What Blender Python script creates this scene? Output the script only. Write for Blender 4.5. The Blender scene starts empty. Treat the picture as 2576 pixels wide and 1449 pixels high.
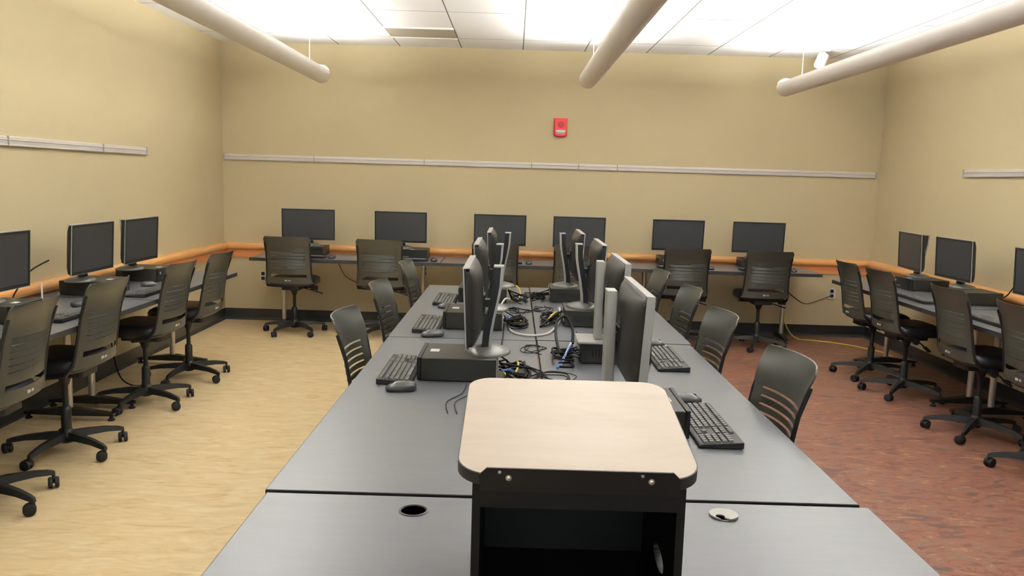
import bpy, math, random
from mathutils import Vector, Matrix
PI = math.pi
sin, cos = math.sin, math.cos
random.seed(7)
S = bpy.context.scene
COL = S.collection

# ------------------------------------------------------------------ camera
F_PX, PITCH, YAW, ROLL, CAM_H = 2073.4, 0.1313, 0.0004, 0.02939, 1.5216
cam_d = bpy.data.cameras.new('camera')
cam_d.sensor_width = 36.0
cam_d.lens = F_PX * 36.0 / 2576.0
cam_d.clip_start = 0.05
cam = bpy.data.objects.new('camera', cam_d)
COL.objects.link(cam)
_f = Vector((sin(YAW) * cos(PITCH), cos(YAW) * cos(PITCH), -sin(PITCH)))
_r = Vector((cos(YAW), -sin(YAW), 0))
_u = _r.cross(_f)
_R = cos(ROLL) * _r + sin(ROLL) * _u
_U = -sin(ROLL) * _r + cos(ROLL) * _u
cam.matrix_world = Matrix(((_R.x, _U.x, -_f.x, 0), (_R.y, _U.y, -_f.y, 0), (_R.z, _U.z, -_f.z, CAM_H), (0, 0, 0, 1)))
S.camera = cam

# ------------------------------------------------------------------ world and exposure
S.view_settings.view_transform = 'Standard'
S.view_settings.look = 'None'
S.view_settings.gamma = 1.0
S.view_settings.exposure = 0.37
S.view_settings.use_curve_mapping = False
LAMP = 80.0                                   # tube strip emission
SKY_FILL = 3.5                                # sky strength, frontal fill through the added windows behind the camera
FILL_WIN = (-1.9, 2.6, 0.95, 2.35)                 # opening added for fill light in the wall behind the camera
wd = bpy.data.worlds.new('world'); S.world = wd; wd.use_nodes = True
wd.node_tree.nodes['Background'].inputs[0].default_value = (0.88, 0.97, 1, 1)
wd.node_tree.nodes['Background'].inputs[1].default_value = SKY_FILL

pd = bpy.data.lights.new('window_portal', 'AREA'); pd.shape = 'RECTANGLE'; pd.size = FILL_WIN[1] - FILL_WIN[0]; pd.size_y = FILL_WIN[3] - FILL_WIN[2]  # portal guiding sky fill through the added opening
pd.cycles.is_portal = True
po_ = bpy.data.objects.new('window_portal', pd); COL.objects.link(po_)
po_.location = ((FILL_WIN[0] + FILL_WIN[1]) / 2, -2.70, (FILL_WIN[2] + FILL_WIN[3]) / 2); po_.rotation_euler = (PI / 2, 0, PI)

# ------------------------------------------------------------------ room numbers
XL, XR, YB, YF, ZC = -2.957, 3.674, 8.42, -2.6, 2.797
ZT = 0.74      # centre tables
ZD = 0.725     # wall desks

# ------------------------------------------------------------------ materials
def lin(c):
    c = c / 255.0
    return c / 12.92 if c <= 0.04045 else ((c + 0.055) / 1.055) ** 2.4
def rgb(r, g, b): return (lin(r), lin(g), lin(b), 1)

def mat(name, col, rough=0.5, metal=0.0, spec=0.5, noise=0.0, nscale=20, bump=0.0, bscale=300, emit=None, coat=0.0):
    m = bpy.data.materials.new(name); m.use_nodes = True
    nt = m.node_tree; b = nt.nodes['Principled BSDF']
    b.inputs['Base Color'].default_value = col
    b.inputs['Roughness'].default_value = rough
    b.inputs['Metallic'].default_value = metal
    b.inputs['Specular IOR Level'].default_value = spec
    b.inputs['Coat Weight'].default_value = coat
    tc = nt.nodes.new('ShaderNodeTexCoord')
    if noise > 0:
        n = nt.nodes.new('ShaderNodeTexNoise'); n.inputs['Scale'].default_value = nscale; n.inputs['Detail'].default_value = 3
        nt.links.new(tc.outputs['Object'], n.inputs['Vector'])
        r = nt.nodes.new('ShaderNodeMapRange')
        r.inputs['To Min'].default_value = 1 - noise; r.inputs['To Max'].default_value = 1 + noise
        nt.links.new(n.outputs['Fac'], r.inputs['Value'])
        mx = nt.nodes.new('ShaderNodeMix'); mx.data_type = 'RGBA'; mx.blend_type = 'MULTIPLY'; mx.inputs[0].default_value = 1
        mx.inputs[6].default_value = col
        nt.links.new(r.outputs[0], mx.inputs[7]); nt.links.new(mx.outputs[2], b.inputs['Base Color'])
    if bump > 0:
        n2 = nt.nodes.new('ShaderNodeTexNoise'); n2.inputs['Scale'].default_value = bscale
        nt.links.new(tc.outputs['Object'], n2.inputs['Vector'])
        bp = nt.nodes.new('ShaderNodeBump'); bp.inputs['Strength'].default_value = bump; bp.inputs['Distance'].default_value = 0.001
        nt.links.new(n2.outputs['Fac'], bp.inputs['Height']); nt.links.new(bp.outputs[0], b.inputs['Normal'])
    if emit:
        b.inputs['Emission Color'].default_value = emit[0]; b.inputs['Emission Strength'].default_value = emit[1]
    return m

M = {}
M['wall'] = mat('wall_paint', (0.495, 0.415, 0.255, 1), 0.75, spec=0.25, noise=0.02, nscale=3, bump=0.15, bscale=400)
M['black'] = mat('black_plastic', (0.008, 0.008, 0.008, 1), 0.45, spec=0.3, noise=0.1, nscale=40)
M['blackmatte'] = mat('black_rubber', (0.008, 0.008, 0.008, 1), 0.6, spec=0.25, noise=0.1)
M['base'] = mat('chair_base_plastic', (0.009, 0.009, 0.008, 1), 0.45, spec=0.3, noise=0.1)
M['shell'] = mat('olive_grey_plastic', (0.029, 0.030, 0.023, 1), 0.36, spec=0.65, noise=0.05, nscale=60, bump=0.2, bscale=900)
M['vinyl'] = mat('black_vinyl', (0.008, 0.008, 0.011, 1), 0.38, spec=0.35, noise=0.1, bump=0.25, bscale=500)
M['silver'] = mat('silver_plastic', (0.34, 0.33, 0.30, 1), 0.42, metal=0.2, noise=0.03)
M['chrome'] = mat('satin_chrome', (0.66, 0.62, 0.55, 1), 0.28, metal=0.85, noise=0.03)
M['alu'] = mat('anodised_aluminium', (0.62, 0.58, 0.54, 1), 0.5, metal=0.25, noise=0.03)
M['housing'] = mat('dark_housing', (0.010, 0.010, 0.009, 1), 0.45, spec=0.3, noise=0.08)
M['screen'] = mat('switched_off_screen', (0.024, 0.025, 0.026, 1), 0.40, spec=0.5, noise=0.03)
M['pctop'] = mat('dark_sheet_metal', (0.014, 0.0135, 0.010, 1), 0.42, spec=0.38, noise=0.06)
M['keys'] = mat('grey_keycaps', (0.085, 0.085, 0.077, 1), 0.45, noise=0.05)
M['white'] = mat('white_sticker', (0.85, 0.85, 0.82, 1), 0.5, noise=0.02)
M['whitecable'] = mat('white_cable', (0.75, 0.74, 0.72, 1), 0.4, noise=0.03)
M['yellow'] = mat('yellow_cable', (0.62, 0.47, 0.05, 1), 0.4, noise=0.05)
M['blue'] = mat('blue_cable', (0.05, 0.14, 0.42, 1), 0.4, noise=0.05)
M['cable'] = mat('black_cable', (0.006, 0.006, 0.006, 1), 0.6, spec=0.1, noise=0.1)
M['brown'] = mat('brown_cable', (0.05, 0.035, 0.02, 1), 0.5, noise=0.1)
M['edge'] = mat('black_edge_band', (0.012, 0.012, 0.014, 1), 0.5, noise=0.1)
M['red'] = mat('red_plastic', (0.62, 0.02, 0.02, 1), 0.35, noise=0.05)
M['darkred'] = mat('dark_red_grille', (0.16, 0.012, 0.01, 1), 0.5, noise=0.1)
M['lens'] = mat('clear_strobe_lens', (0.75, 0.80, 0.80, 1), 0.12, noise=0.02)
M['tube'] = mat('cream_lamp_body', (0.93, 0.89, 0.83, 1), 0.45, noise=0.02)
M['ceilwhite'] = mat('white_fitting', (0.88, 0.87, 0.84, 1), 0.45, noise=0.02)
M['vent'] = mat('beige_grille', (0.42, 0.38, 0.30, 1), 0.6, noise=0.03)
M['socket'] = mat('cream_socket_plate', (0.50, 0.45, 0.35, 1), 0.4, noise=0.03)
M['skirt'] = mat('black_cove_base', (0.012, 0.013, 0.014, 1), 0.35, noise=0.15, nscale=6)
M['emit'] = mat('lit_tube_strip', (0.9, 0.9, 0.9, 1), 0.5, emit=((0.98, 0.97, 0.95, 1), LAMP))
M['lectern_black'] = mat('black_laminate', (0.006, 0.006, 0.005, 1), 0.5, spec=0.2, noise=0.1)

def fill_pane_mat():  # clear sheet for the added fill windows
    m = bpy.data.materials.new('window_pane'); m.use_nodes = True
    nt = m.node_tree; nt.nodes.remove(nt.nodes['Principled BSDF'])
    tr = nt.nodes.new('ShaderNodeBsdfTransparent'); gl = nt.nodes.new('ShaderNodeBsdfGlossy'); gl.inputs['Roughness'].default_value = 0.02
    fr = nt.nodes.new('ShaderNodeFresnel'); fr.inputs[0].default_value = 1.45; mx = nt.nodes.new('ShaderNodeMixShader')
    nt.links.new(fr.outputs[0], mx.inputs[0]); nt.links.new(tr.outputs[0], mx.inputs[1]); nt.links.new(gl.outputs[0], mx.inputs[2])
    nt.links.new(mx.outputs[0], nt.nodes['Material Output'].inputs[0])
    return m
M['pane'] = fill_pane_mat()

def streak_mat(name, cols, scale, dist, rough, spec=0.4, axis_scale=(1, 1, 1), detail=6, coords='Object', weights=None):
    m = bpy.data.materials.new(name); m.use_nodes = True
    nt = m.node_tree; b = nt.nodes['Principled BSDF']
    tc = nt.nodes.new('ShaderNodeTexCoord'); mp = nt.nodes.new('ShaderNodeMapping')
    mp.inputs['Scale'].default_value = axis_scale
    nt.links.new(tc.outputs[coords], mp.inputs[0])
    n = nt.nodes.new('ShaderNodeTexNoise'); n.inputs['Scale'].default_value = scale
    n.inputs['Detail'].default_value = detail; n.inputs['Distortion'].default_value = dist; n.inputs['Roughness'].default_value = 0.6
    nt.links.new(mp.outputs[0], n.inputs['Vector'])
    cr = nt.nodes.new('ShaderNodeValToRGB')
    els = cr.color_ramp.elements
    while len(els) < len(cols): els.new(0.5)
    for i, c in enumerate(cols):
        els[i].position = (weights[i] if weights else 0.3 + 0.4 * i / (len(cols) - 1)); els[i].color = c
    nt.links.new(n.outputs['Fac'], cr.inputs[0])
    nt.links.new(cr.outputs[0], b.inputs['Base Color'])
    b.inputs['Roughness'].default_value = rough; b.inputs['Specular IOR Level'].default_value = spec
    return m
M['floor_left'] = streak_mat('beige_linoleum', [(0.48, 0.34, 0.17, 1), (0.63, 0.47, 0.25, 1), (0.68, 0.53, 0.30, 1), (0.75, 0.61, 0.40, 1)],
                             1.0, 1.2, 0.42, axis_scale=(5.5, 20, 1), weights=[0.28, 0.42, 0.56, 0.72])
M['floor_right'] = streak_mat('rust_linoleum', [(0.060, 0.052, 0.050, 1), (0.125, 0.044, 0.030, 1), (0.20, 0.080, 0.046, 1), (0.125, 0.078, 0.060, 1), (0.36, 0.155, 0.060, 1)],
                              1.0, 1.6, 0.42, axis_scale=(6.0, 17, 1), weights=[0.33, 0.43, 0.50, 0.56, 0.68])
M['wood'] = streak_mat('maple_rail', [(0.62, 0.28, 0.08, 1), (0.74, 0.37, 0.13, 1), (0.82, 0.46, 0.19, 1)], 2.5, 0.6, 0.3, axis_scale=(1.2, 1.2, 14), weights=[0.3, 0.5, 0.7])
M['woodflat'] = streak_mat('maple_board', [(0.56, 0.20, 0.07, 1), (0.68, 0.27, 0.10, 1), (0.72, 0.32, 0.13, 1)], 2.5, 0.6, 0.4, axis_scale=(1.2, 1.2, 14), weights=[0.3, 0.5, 0.7])
M['lectern_top'] = streak_mat('pale_maple_laminate', [(0.50, 0.41, 0.32, 1), (0.54, 0.45, 0.355, 1), (0.565, 0.475, 0.385, 1)], 2.0, 0.4, 0.35, axis_scale=(2, 12, 2), weights=[0.3, 0.5, 0.7])
M['desk'] = streak_mat('slate_laminate', [(0.096, 0.100, 0.108, 1), (0.102, 0.106, 0.114, 1), (0.108, 0.112, 0.119, 1)], 3.0, 0.3, 0.33, axis_scale=(3, 14, 3), weights=[0.3, 0.5, 0.7], spec=0.5)

def ceiling_mat():
    m = bpy.data.materials.new('ceiling_tiles'); m.use_nodes = True
    nt = m.node_tree; b = nt.nodes['Principled BSDF']
    g = nt.nodes.new('ShaderNodeNewGeometry'); sp = nt.nodes.new('ShaderNodeSeparateXYZ')
    nt.links.new(g.outputs['Position'], sp.inputs[0])
    def line(sock, off, per, w):
        a = nt.nodes.new('ShaderNodeMath'); a.operation = 'SUBTRACT'; a.inputs[1].default_value = off; nt.links.new(sock, a.inputs[0])
        p = nt.nodes.new('ShaderNodeMath'); p.operation = 'PINGPONG'; p.inputs[1].default_value = per / 2; nt.links.new(a.outputs[0], p.inputs[0])
        l = nt.nodes.new('ShaderNodeMath'); l.operation = 'LESS_THAN'; l.inputs[1].default_value = w; nt.links.new(p.outputs[0], l.inputs[0])
        return l.outputs[0]
    lx = line(sp.outputs[0], -1.786 - 0.61 * 8, 0.61, 0.0045)
    ly = line(sp.outputs[1], 7.86 - 1.22 * 10, 1.22, 0.0045)
    mx = nt.nodes.new('ShaderNodeMath'); mx.operation = 'MAXIMUM'; nt.links.new(lx, mx.inputs[0]); nt.links.new(ly, mx.inputs[1])
    n = nt.nodes.new('ShaderNodeTexNoise'); n.inputs['Scale'].default_value = 120; nt.links.new(g.outputs['Position'], n.inputs['Vector'])
    cr = nt.nodes.new('ShaderNodeValToRGB'); cr.color_ramp.elements[0].color = (0.88, 0.88, 0.87, 1); cr.color_ramp.elements[1].color = (0.92, 0.92, 0.91, 1)
    nt.links.new(n.outputs['Fac'], cr.inputs[0])
    c = nt.nodes.new('ShaderNodeMix'); c.data_type = 'RGBA'; c.inputs[7].default_value = (0.16, 0.15, 0.12, 1)
    nt.links.new(cr.outputs[0], c.inputs[6]); nt.links.new(mx.outputs[0], c.inputs[0]); nt.links.new(c.outputs[2], b.inputs['Base Color'])
    b.inputs['Roughness'].default_value = 0.9; b.inputs['Specular IOR Level'].default_value = 0.1
    return m
M['ceiling'] = ceiling_mat()

# ------------------------------------------------------------------ mesh helpers
class MB:
    def __init__(s): s.v = []; s.f = []; s.mi = []; s.mats = []; s.cur = 0
    def use(s, m):
        if m not in s.mats: s.mats.append(m)
        s.cur = s.mats.index(m); return s
    def add(s, vs, fs, T=None):
        o = len(s.v)
        for p in vs:
            p = Vector(p)
            s.v.append(tuple(T @ p if T else p))
        for f in fs: s.f.append([i + o for i in f]); s.mi.append(s.cur)
    def box(s, x0, x1, y0, y1, z0, z1, T=None):
        vs = [(x, y, z) for z in (z0, z1) for y in (y0, y1) for x in (x0, x1)]
        s.add(vs, [(0, 2, 3, 1), (4, 5, 7, 6), (0, 1, 5, 4), (1, 3, 7, 5), (3, 2, 6, 7), (2, 0, 4, 6)], T); return s
    def prism(s, pts, z0, z1, T=None):
        # pts: ccw outline in xy
        n = len(pts)
        vs = [(x, y, z0) for x, y in pts] + [(x, y, z1) for x, y in pts]
        fs = [list(range(n - 1, -1, -1)), list(range(n, 2 * n))] + [(i, (i + 1) % n, (i + 1) % n + n, i + n) for i in range(n)]
        s.add(vs, fs, T); return s
    def rbox(s, x0, x1, y0, y1, z0, z1, r, T=None, b=0.0, seg=5):
        # rounded in plan, small bevel b on top and bottom
        def out(e):
            pts = []
            for cx, cy, a0 in ((x1 - r, y1 - r, 0), (x0 + r, y1 - r, 90), (x0 + r, y0 + r, 180), (x1 - r, y0 + r, 270)):
                for k in range(seg + 1):
                    a = math.radians(a0 + 90 * k / seg); pts.append((cx + (r - e) * cos(a), cy + (r - e) * sin(a)))
            return pts
        lv = [(z0, b), (z0 + b, 0), (z1 - b, 0), (z1, b)] if b > 0 else [(z0, 0), (z1, 0)]
        s.loft([[(x, y, z) for x, y in out(e)] for z, e in lv], T); return s
    def loft(s, rings, T=None, cap=True, closed=True):
        n = len(rings[0]); vs = [p for r in rings for p in r]; fs = []
        for k in range(len(rings) - 1):
            for i in range(n if closed else n - 1):
                j = (i + 1) % n
                fs.append((k * n + i, k * n + j, (k + 1) * n + j, (k + 1) * n + i))
        if cap:
            fs.append(list(range(n - 1, -1, -1))); fs.append([(len(rings) - 1) * n + i for i in range(n)])
        s.add(vs, fs, T); return s
    def tube(s, pts, r, n=8, T=None, cap=True, closed=False):
        pts = [Vector(p) for p in pts]; N = len(pts); rings = []; up = None
        for i, p in enumerate(pts):
            if closed: t = pts[(i + 1) % N] - pts[i - 1]
            else: t = pts[min(i + 1, N - 1)] - pts[max(i - 1, 0)]
            t.normalize()
            if up is None:
                up = Vector((0, 0, 1)) if abs(t.z) < 0.9 else Vector((1, 0, 0))
            up = (up - t * up.dot(t)).normalized(); sd = t.cross(up)
            rr = r[i] if isinstance(r, (list, tuple)) else r
            rings.append([p + (up * cos(2 * PI * k / n) + sd * sin(2 * PI * k / n)) * -1 * rr if False else p + (sd * cos(2 * PI * k / n) + up * sin(2 * PI * k / n)) * rr for k in range(n)])
        if closed: rings.append(rings[0]); cap = False
        s.loft([[tuple(q) for q in rg][::-1] for rg in rings], T, cap); return s
    def cyl(s, p0, p1, r, n=16, T=None): return s.tube([p0, p1], r, n, T)
    def lathe(s, prof, n=20, T=None):
        rings = [[(r * cos(2 * PI * k / n), r * sin(2 * PI * k / n), z) for k in range(n)] for r, z in prof]
        s.loft(rings, T); return s
    def build(s, name, m=None, parent=None, smooth=35, bevel=0.0, loc=None):
        me = bpy.data.meshes.new(name); me.from_pydata(s.v, [], s.f)
        ms = s.mats if s.mats else [m]
        for q in ms: me.materials.append(q)
        if s.mats:
            for p, i in zip(me.polygons, s.mi): p.material_index = i
        me.validate(); me.update()
        if smooth:
            me.polygons.foreach_set('use_smooth', [True] * len(me.polygons))
            me.set_sharp_from_angle(angle=math.radians(smooth))
        o = bpy.data.objects.new(name, me); COL.objects.link(o)
        if parent: o.parent = parent
        if loc: o.location = loc
        if bevel > 0:
            b = o.modifiers.new('bevel', 'BEVEL'); b.width = bevel; b.segments = 2; b.limit_method = 'ANGLE'; b.angle_limit = math.radians(50)
        return o

def T(x=0, y=0, z=0, rx=0, ry=0, rz=0):
    return Matrix.Translation((x, y, z)) @ Matrix.Rotation(rz, 4, 'Z') @ Matrix.Rotation(ry, 4, 'Y') @ Matrix.Rotation(rx, 4, 'X')

def tag(o, label=None, cat=None, group=None, kind=None):
    if label: o['label'] = label
    if cat: o['category'] = cat
    if group: o['group'] = group
    if kind: o['kind'] = kind
    return o
def thing(name, label, cat, loc=(0, 0, 0), rz=0, group=None):
    o = bpy.data.objects.new(name, None); COL.objects.link(o); o.empty_display_size = 0.1
    o.location = loc; o.rotation_euler = (0, 0, rz)
    return tag(o, label, cat, group)
KIDS = {}
def kids(o): return [c for c in COL.objects if c.parent == o]
def copy_tree(o, parent=None):
    c = o.copy(); COL.objects.link(c)
    if parent: c.parent = parent
    for ch in kids(o): copy_tree(ch, c)
    return c
def place(proto, first, loc, rz, label, group=None):
    o = proto if first else copy_tree(proto)
    o.location = loc; o.rotation_euler = (0, 0, rz); o['label'] = label
    if group: o['group'] = group
    return o
def struct(name, mb, m=None, smooth=0):
    return tag(mb.build(name, m, smooth=smooth), kind='structure')

# ------------------------------------------------------------------ the room
t = 0.12
SPLIT = 0.13
fl = MB(); fl.use(M['floor_left']).box(XL - t, SPLIT, YF - t, YB + t, -0.1, 0); fl.use(M['floor_right']).box(SPLIT, XR + t, YF - t, YB + t, -0.1, 0)
struct('floor', fl)
struct('ceiling', MB().box(XL - t, XR + t, YF - t, YB + t, ZC, ZC + 0.1), M['ceiling'])
struct('wall_back', MB().box(XL - t, XR + t, YB, YB + t, 0, ZC), M['wall'])
struct('wall_left', MB().box(XL - t, XL, YF - t, YB, 0, ZC), M['wall'])
struct('wall_right', MB().box(XR, XR + t, YF - t, YB, 0, ZC), M['wall'])
wf = MB()
wf.box(XL, FILL_WIN[0], YF - t, YF, 0, ZC).box(FILL_WIN[1], XR, YF - t, YF, 0, ZC).box(FILL_WIN[0], FILL_WIN[1], YF - t, YF, 0, FILL_WIN[2]).box(FILL_WIN[0], FILL_WIN[1], YF - t, YF, FILL_WIN[3], ZC)
struct('wall_front', wf, M['wall'])
for wi in range(3):  # unseen windows, added only to let in soft frontal fill
    wx0 = FILL_WIN[0] + (FILL_WIN[1] - FILL_WIN[0]) * wi / 3; wx1 = FILL_WIN[0] + (FILL_WIN[1] - FILL_WIN[0]) * (wi + 1) / 3
    wr = tag(bpy.data.objects.new('window_%d' % (wi + 1), None), kind='structure'); COL.objects.link(wr)
    fm = MB(); ya, yb = YF - 0.08, YF - 0.03
    for q in ((wx0, wx1, FILL_WIN[2], FILL_WIN[2] + 0.05), (wx0, wx1, FILL_WIN[3] - 0.05, FILL_WIN[3]), (wx0, wx0 + 0.05, FILL_WIN[2] + 0.05, FILL_WIN[3] - 0.05), (wx1 - 0.05, wx1, FILL_WIN[2] + 0.05, FILL_WIN[3] - 0.05)):
        fm.box(q[0], q[1], ya, yb, q[2], q[3])
    fm.build('window_frame', M['alu'], wr, 0)
    MB().box(wx0 + 0.05, wx1 - 0.05, YF - 0.058, YF - 0.052, FILL_WIN[2] + 0.05, FILL_WIN[3] - 0.05).build('pane', M['pane'], wr, 0)
def skirt_profile(d): return [(0, 0), (d, 0), (d * 0.55, 0.012), (0.004, 0.03), (0.004, 0.115), (0, 0.118)]
def sweep_x(prof, x0, x1, y, sgn):   # profile (d, z) extruded along x, d toward the room
    mb = MB(); mb.loft([[(x, y + sgn * d, z) for d, z in prof] for x in (x0, x1)]); return mb
def sweep_y(prof, y0, y1, x, sgn):
    mb = MB(); mb.loft([[(x + sgn * d, y, z) for d, z in prof] for y in (y0, y1)]); return mb
sk = skirt_profile(0.014)
struct('baseboard_back', sweep_x(sk, XL, XR, YB, -1), M['skirt'])
struct('baseboard_left', sweep_y(sk, YF, YB, XL, 1), M['skirt'])
struct('baseboard_right', sweep_y(sk, YF, YB, XR, -1), M['skirt'])
struct('baseboard_front', sweep_x(sk, XL, XR, YF, 1), M['skirt'])
# maple chair rail: a bullnose over a flat board
nose = [(0.0, 0.735), (0.035, 0.735)] + [(0.035 + 0.030 * cos(a), 0.768 + 0.033 * sin(a)) for a in [math.radians(-90 + 180 * k / 10) for k in range(11)]][1:] + [(0.0, 0.801)]
board = [(0, 0.652), (0.018, 0.652), (0.018, 0.735), (0, 0.735)]
for nm, fn, a, b, c, sg in (('trim_1', sweep_x, XL, XR, YB, -1), ('trim_2', sweep_y, YF, YB, XL, 1), ('trim_3', sweep_y, YF, YB, XR, -1)):
    mb = MB().use(M['wood']); q = fn(nose, a, b, c, sg); mb.add(q.v, q.f)
    mb.use(M['woodflat']); q = fn(board, a, b, c, sg); mb.add(q.v, q.f)
    struct(nm, mb, smooth=40)

# aluminium tack rails
def tack_rail(axis, a, b, c, sg, joints, z, label):
    fn = sweep_x if axis == 'x' else sweep_y
    prof = [(0, z - 0.028), (0.016, z - 0.028), (0.018, z - 0.022), (0.013, z - 0.018), (0.013, z + 0.004), (0.017, z + 0.008), (0.013, z + 0.012), (0.012, z + 0.026), (0.010, z + 0.030), (0, z + 0.030)]
    r = thing('tack_rail', label, 'rail', ((a, c, z) if axis == 'x' else (c, a, z)))
    loc = Vector(r.location)
    def sub(q, name, m):
        o = MB(); o.add([Vector(v) - loc for v in q.v], q.f); return o.build(name, m, r, 30)
    sub(fn(prof, a, b, c, sg), 'extrusion', M['alu'])
    for e in (a, b):
        w = 0.004
        pr = [(0, z - 0.031), (0.020, z - 0.031), (0.020, z + 0.033), (0, z + 0.033)]
        sub(fn(pr, e - w, e + w, c, sg), 'end_cap', M['silver'])
    for j in joints:
        pr = [(0, z - 0.029), (0.019, z - 0.029), (0.019, z + 0.031), (0, z + 0.031)]
        sub(fn(pr, j - 0.004, j + 0.004, c, sg), 'joint_clip', M['silver'])
tack_rail('x', -2.94, 3.64, YB, -1, (-2.03, -0.92, 0.165, 0.64, 1.03), 1.663, 'long aluminium tack rail running across the whole back wall')
tack_rail('y', 1.6, 6.655, XL, 1, (2.6, 4.84, 5.955), 1.655, 'aluminium tack rail on the left wall')
tack_rail('y', 1.6, 6.81, XR, -1, (3.2, 4.9), 1.672, 'aluminium tack rail on the right wall')

# ------------------------------------------------------------------ pendant lamps
def pendant(x, y0, y1, z, label):
    r0 = thing('pendant_lamp', label, 'lamp', (x, y0, z)); L = y1 - y0; R = 0.081; n = 40
    mb = MB(); a0, a1 = math.radians(158), math.radians(382)
    for Rr, flip in ((R, 0), (R - 0.006, 1)):
        ring = [(Rr * cos(a0 + (a1 - a0) * k / n), Rr * sin(a0 + (a1 - a0) * k / n)) for k in range(n + 1)]
        vs = [(px, yy, pz) for yy in (0, L) for px, pz in ring]
        fs = [(k, k + 1, n + 1 + k + 1, n + 1 + k) for k in range(n)]
        if flip: fs = [f[::-1] for f in fs]
        mb.add(vs, fs)
    for k in (0, n):                                  # lips of the trough
        a = a0 + (a1 - a0) * k / n
        mb.tube([(R * 0.965 * cos(a), 0, R * 0.965 * sin(a)), (R * 0.965 * cos(a), L, R * 0.965 * sin(a))], 0.005, 6)
    mb.build('lamp_body', M['tube'], r0, 60)
    for yy in (0.0, L):
        c = MB(); sg = -1 if yy == 0 else 1
        rings = []
        for rr, dy in ((R, 0), (R, 0.012), (R * 0.93, 0.026), (R * 0.75, 0.033), (0.01, 0.036)):
            rings.append([(rr * cos(2 * PI * k / 32), yy + sg * dy, rr * sin(2 * PI * k / 32)) for k in range(32)])
        if sg > 0: rings = rings[::-1]
        c.loft(rings); c.build('end_cap', M['tube'], r0, 50)
    MB().box(-0.045, 0.045, 0.03, L - 0.03, 0.018, 0.026).build('light_strip', M['emit'], r0, 0)
    k = L - 0.42
    top = ZC - z
    while k > 0:
        MB().tube([(0, k, 0.0), (0, k, top)], 0.0022, 6).build('suspension_wire', M['ceilwhite'], r0)
        MB().lathe([(0.03, top - 0.012), (0.03, top - 0.002), (0.012, top)], 20, T(0, k, 0)).build('ceiling_cup', M['ceilwhite'], r0)
        k -= 2.44
pendant(-1.80, 1.0, 7.72, 2.425, 'long cream tube lamp hanging along the left wall')
pendant(0.63, 1.0, 7.55, 2.425, 'long cream tube lamp hanging over the centre tables')
pendant(2.45, 1.0, 7.72, 2.425, 'long cream tube lamp hanging along the right wall')

# ceiling grille and occupancy sensor
g = thing('ceiling_vent', 'beige return air grille set in the white ceiling', 'vent', (-0.871, 7.60, ZC))
MB().box(-0.30, 0.30, -0.235, 0.235, -0.006, 0.0).build('grille', M['vent'], g, 0)
for yy in (-0.245, 0.245): MB().box(-0.305, 0.305, yy - 0.012, yy + 0.012, -0.012, 0.0).build('frame_bar', M['ceilwhite'], g, 0)
sn = thing('motion_sensor', 'white sensor hanging from the ceiling above the right end of back wall', 'sensor', (2.86, 7.93, ZC))
MB().lathe([(0.045, -0.012), (0.05, -0.006), (0.05, 0)], 24).build('mounting_plate', M['ceilwhite'], sn)
MB().tube([(0, 0, -0.01), (-0.01, 0, -0.04)], 0.012, 10).build('arm', M['ceilwhite'], sn)
MB().lathe([(0.02, -0.085), (0.042, -0.08), (0.05, -0.06), (0.05, 0.045), (0.04, 0.06), (0.015, 0.066)], 24, T(-0.025, 0, -0.085, 0, 0.35, 0)).build('sensor_head', M['ceilwhite'], sn, 40)

# fire alarm
al = thing('fire_alarm', 'red fire alarm horn with white strobe on the back wall', 'alarm', (0.443, YB, 2.045))
def alarm_out(s=1.0):
    w, h = 0.068 * s, 0.095 * s
    return [(-w, h), (-w, -h * 0.72)] + [(w * cos(math.radians(a)), -h * 0.72 + h * 0.28 * sin(math.radians(a))) for a in range(195, 346, 15)] + [(w, -h * 0.72), (w, h)]
TW = T(0, 0, 0, PI / 2, 0, 0)   # local xy -> wall xz, extrude toward -y
MB().prism(alarm_out(1.0), 0.001, 0.012, TW).build('back_plate', M['red'], al, 0, 0.002)
MB().prism(alarm_out(0.94), 0.012, 0.045, TW).build('housing', M['red'], al, 30, 0.006)
gr = MB()
for q in (0.010, 0.020, 0.030): gr.tube([(q * cos(2 * PI * k / 24), 0.030 + q * sin(2 * PI * k / 24), 0.046) for k in range(24)], 0.0022, 6, TW, closed=True)
gr.build('horn_grille', M['darkred'], al)
MB().rbox(-0.048, 0.048, -0.052, -0.022, 0.044, 0.060, 0.014, TW, 0.004).build('strobe_lens', M['lens'], al, 40)
MB().box(-0.045, 0.045, -0.062, -0.056, 0.044, 0.047, TW).build('label_strip', M['white'], al, 0)

# wall sockets
def socket(x, z, label, m, y=YB, rz=0):
    s_ = thing('wall_socket', label, 'socket', (x, y, z), rz)
    MB().rbox(-0.036, 0.036, -0.058, 0.058, 0.0, 0.007, 0.006, TW, 0.002).build('cover_plate', m, s_, 40)
    for dz in (-0.024, 0.024):
        MB().rbox(-0.017, 0.017, dz - 0.017, dz + 0.017, 0.006, 0.012, 0.006, TW, 0.001).build('receptacle', M['black'], s_, 40)
socket(3.295, 0.45, 'wall socket with black receptacles below the right end of the back wall rail', M['alu'])
socket(-2.56, 0.46, 'cream wall socket left of the leftmost back wall chair', M['socket'])
socket(-0.90, 0.56, 'cream wall socket under the back desk between second and third monitors', M['socket'])

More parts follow.
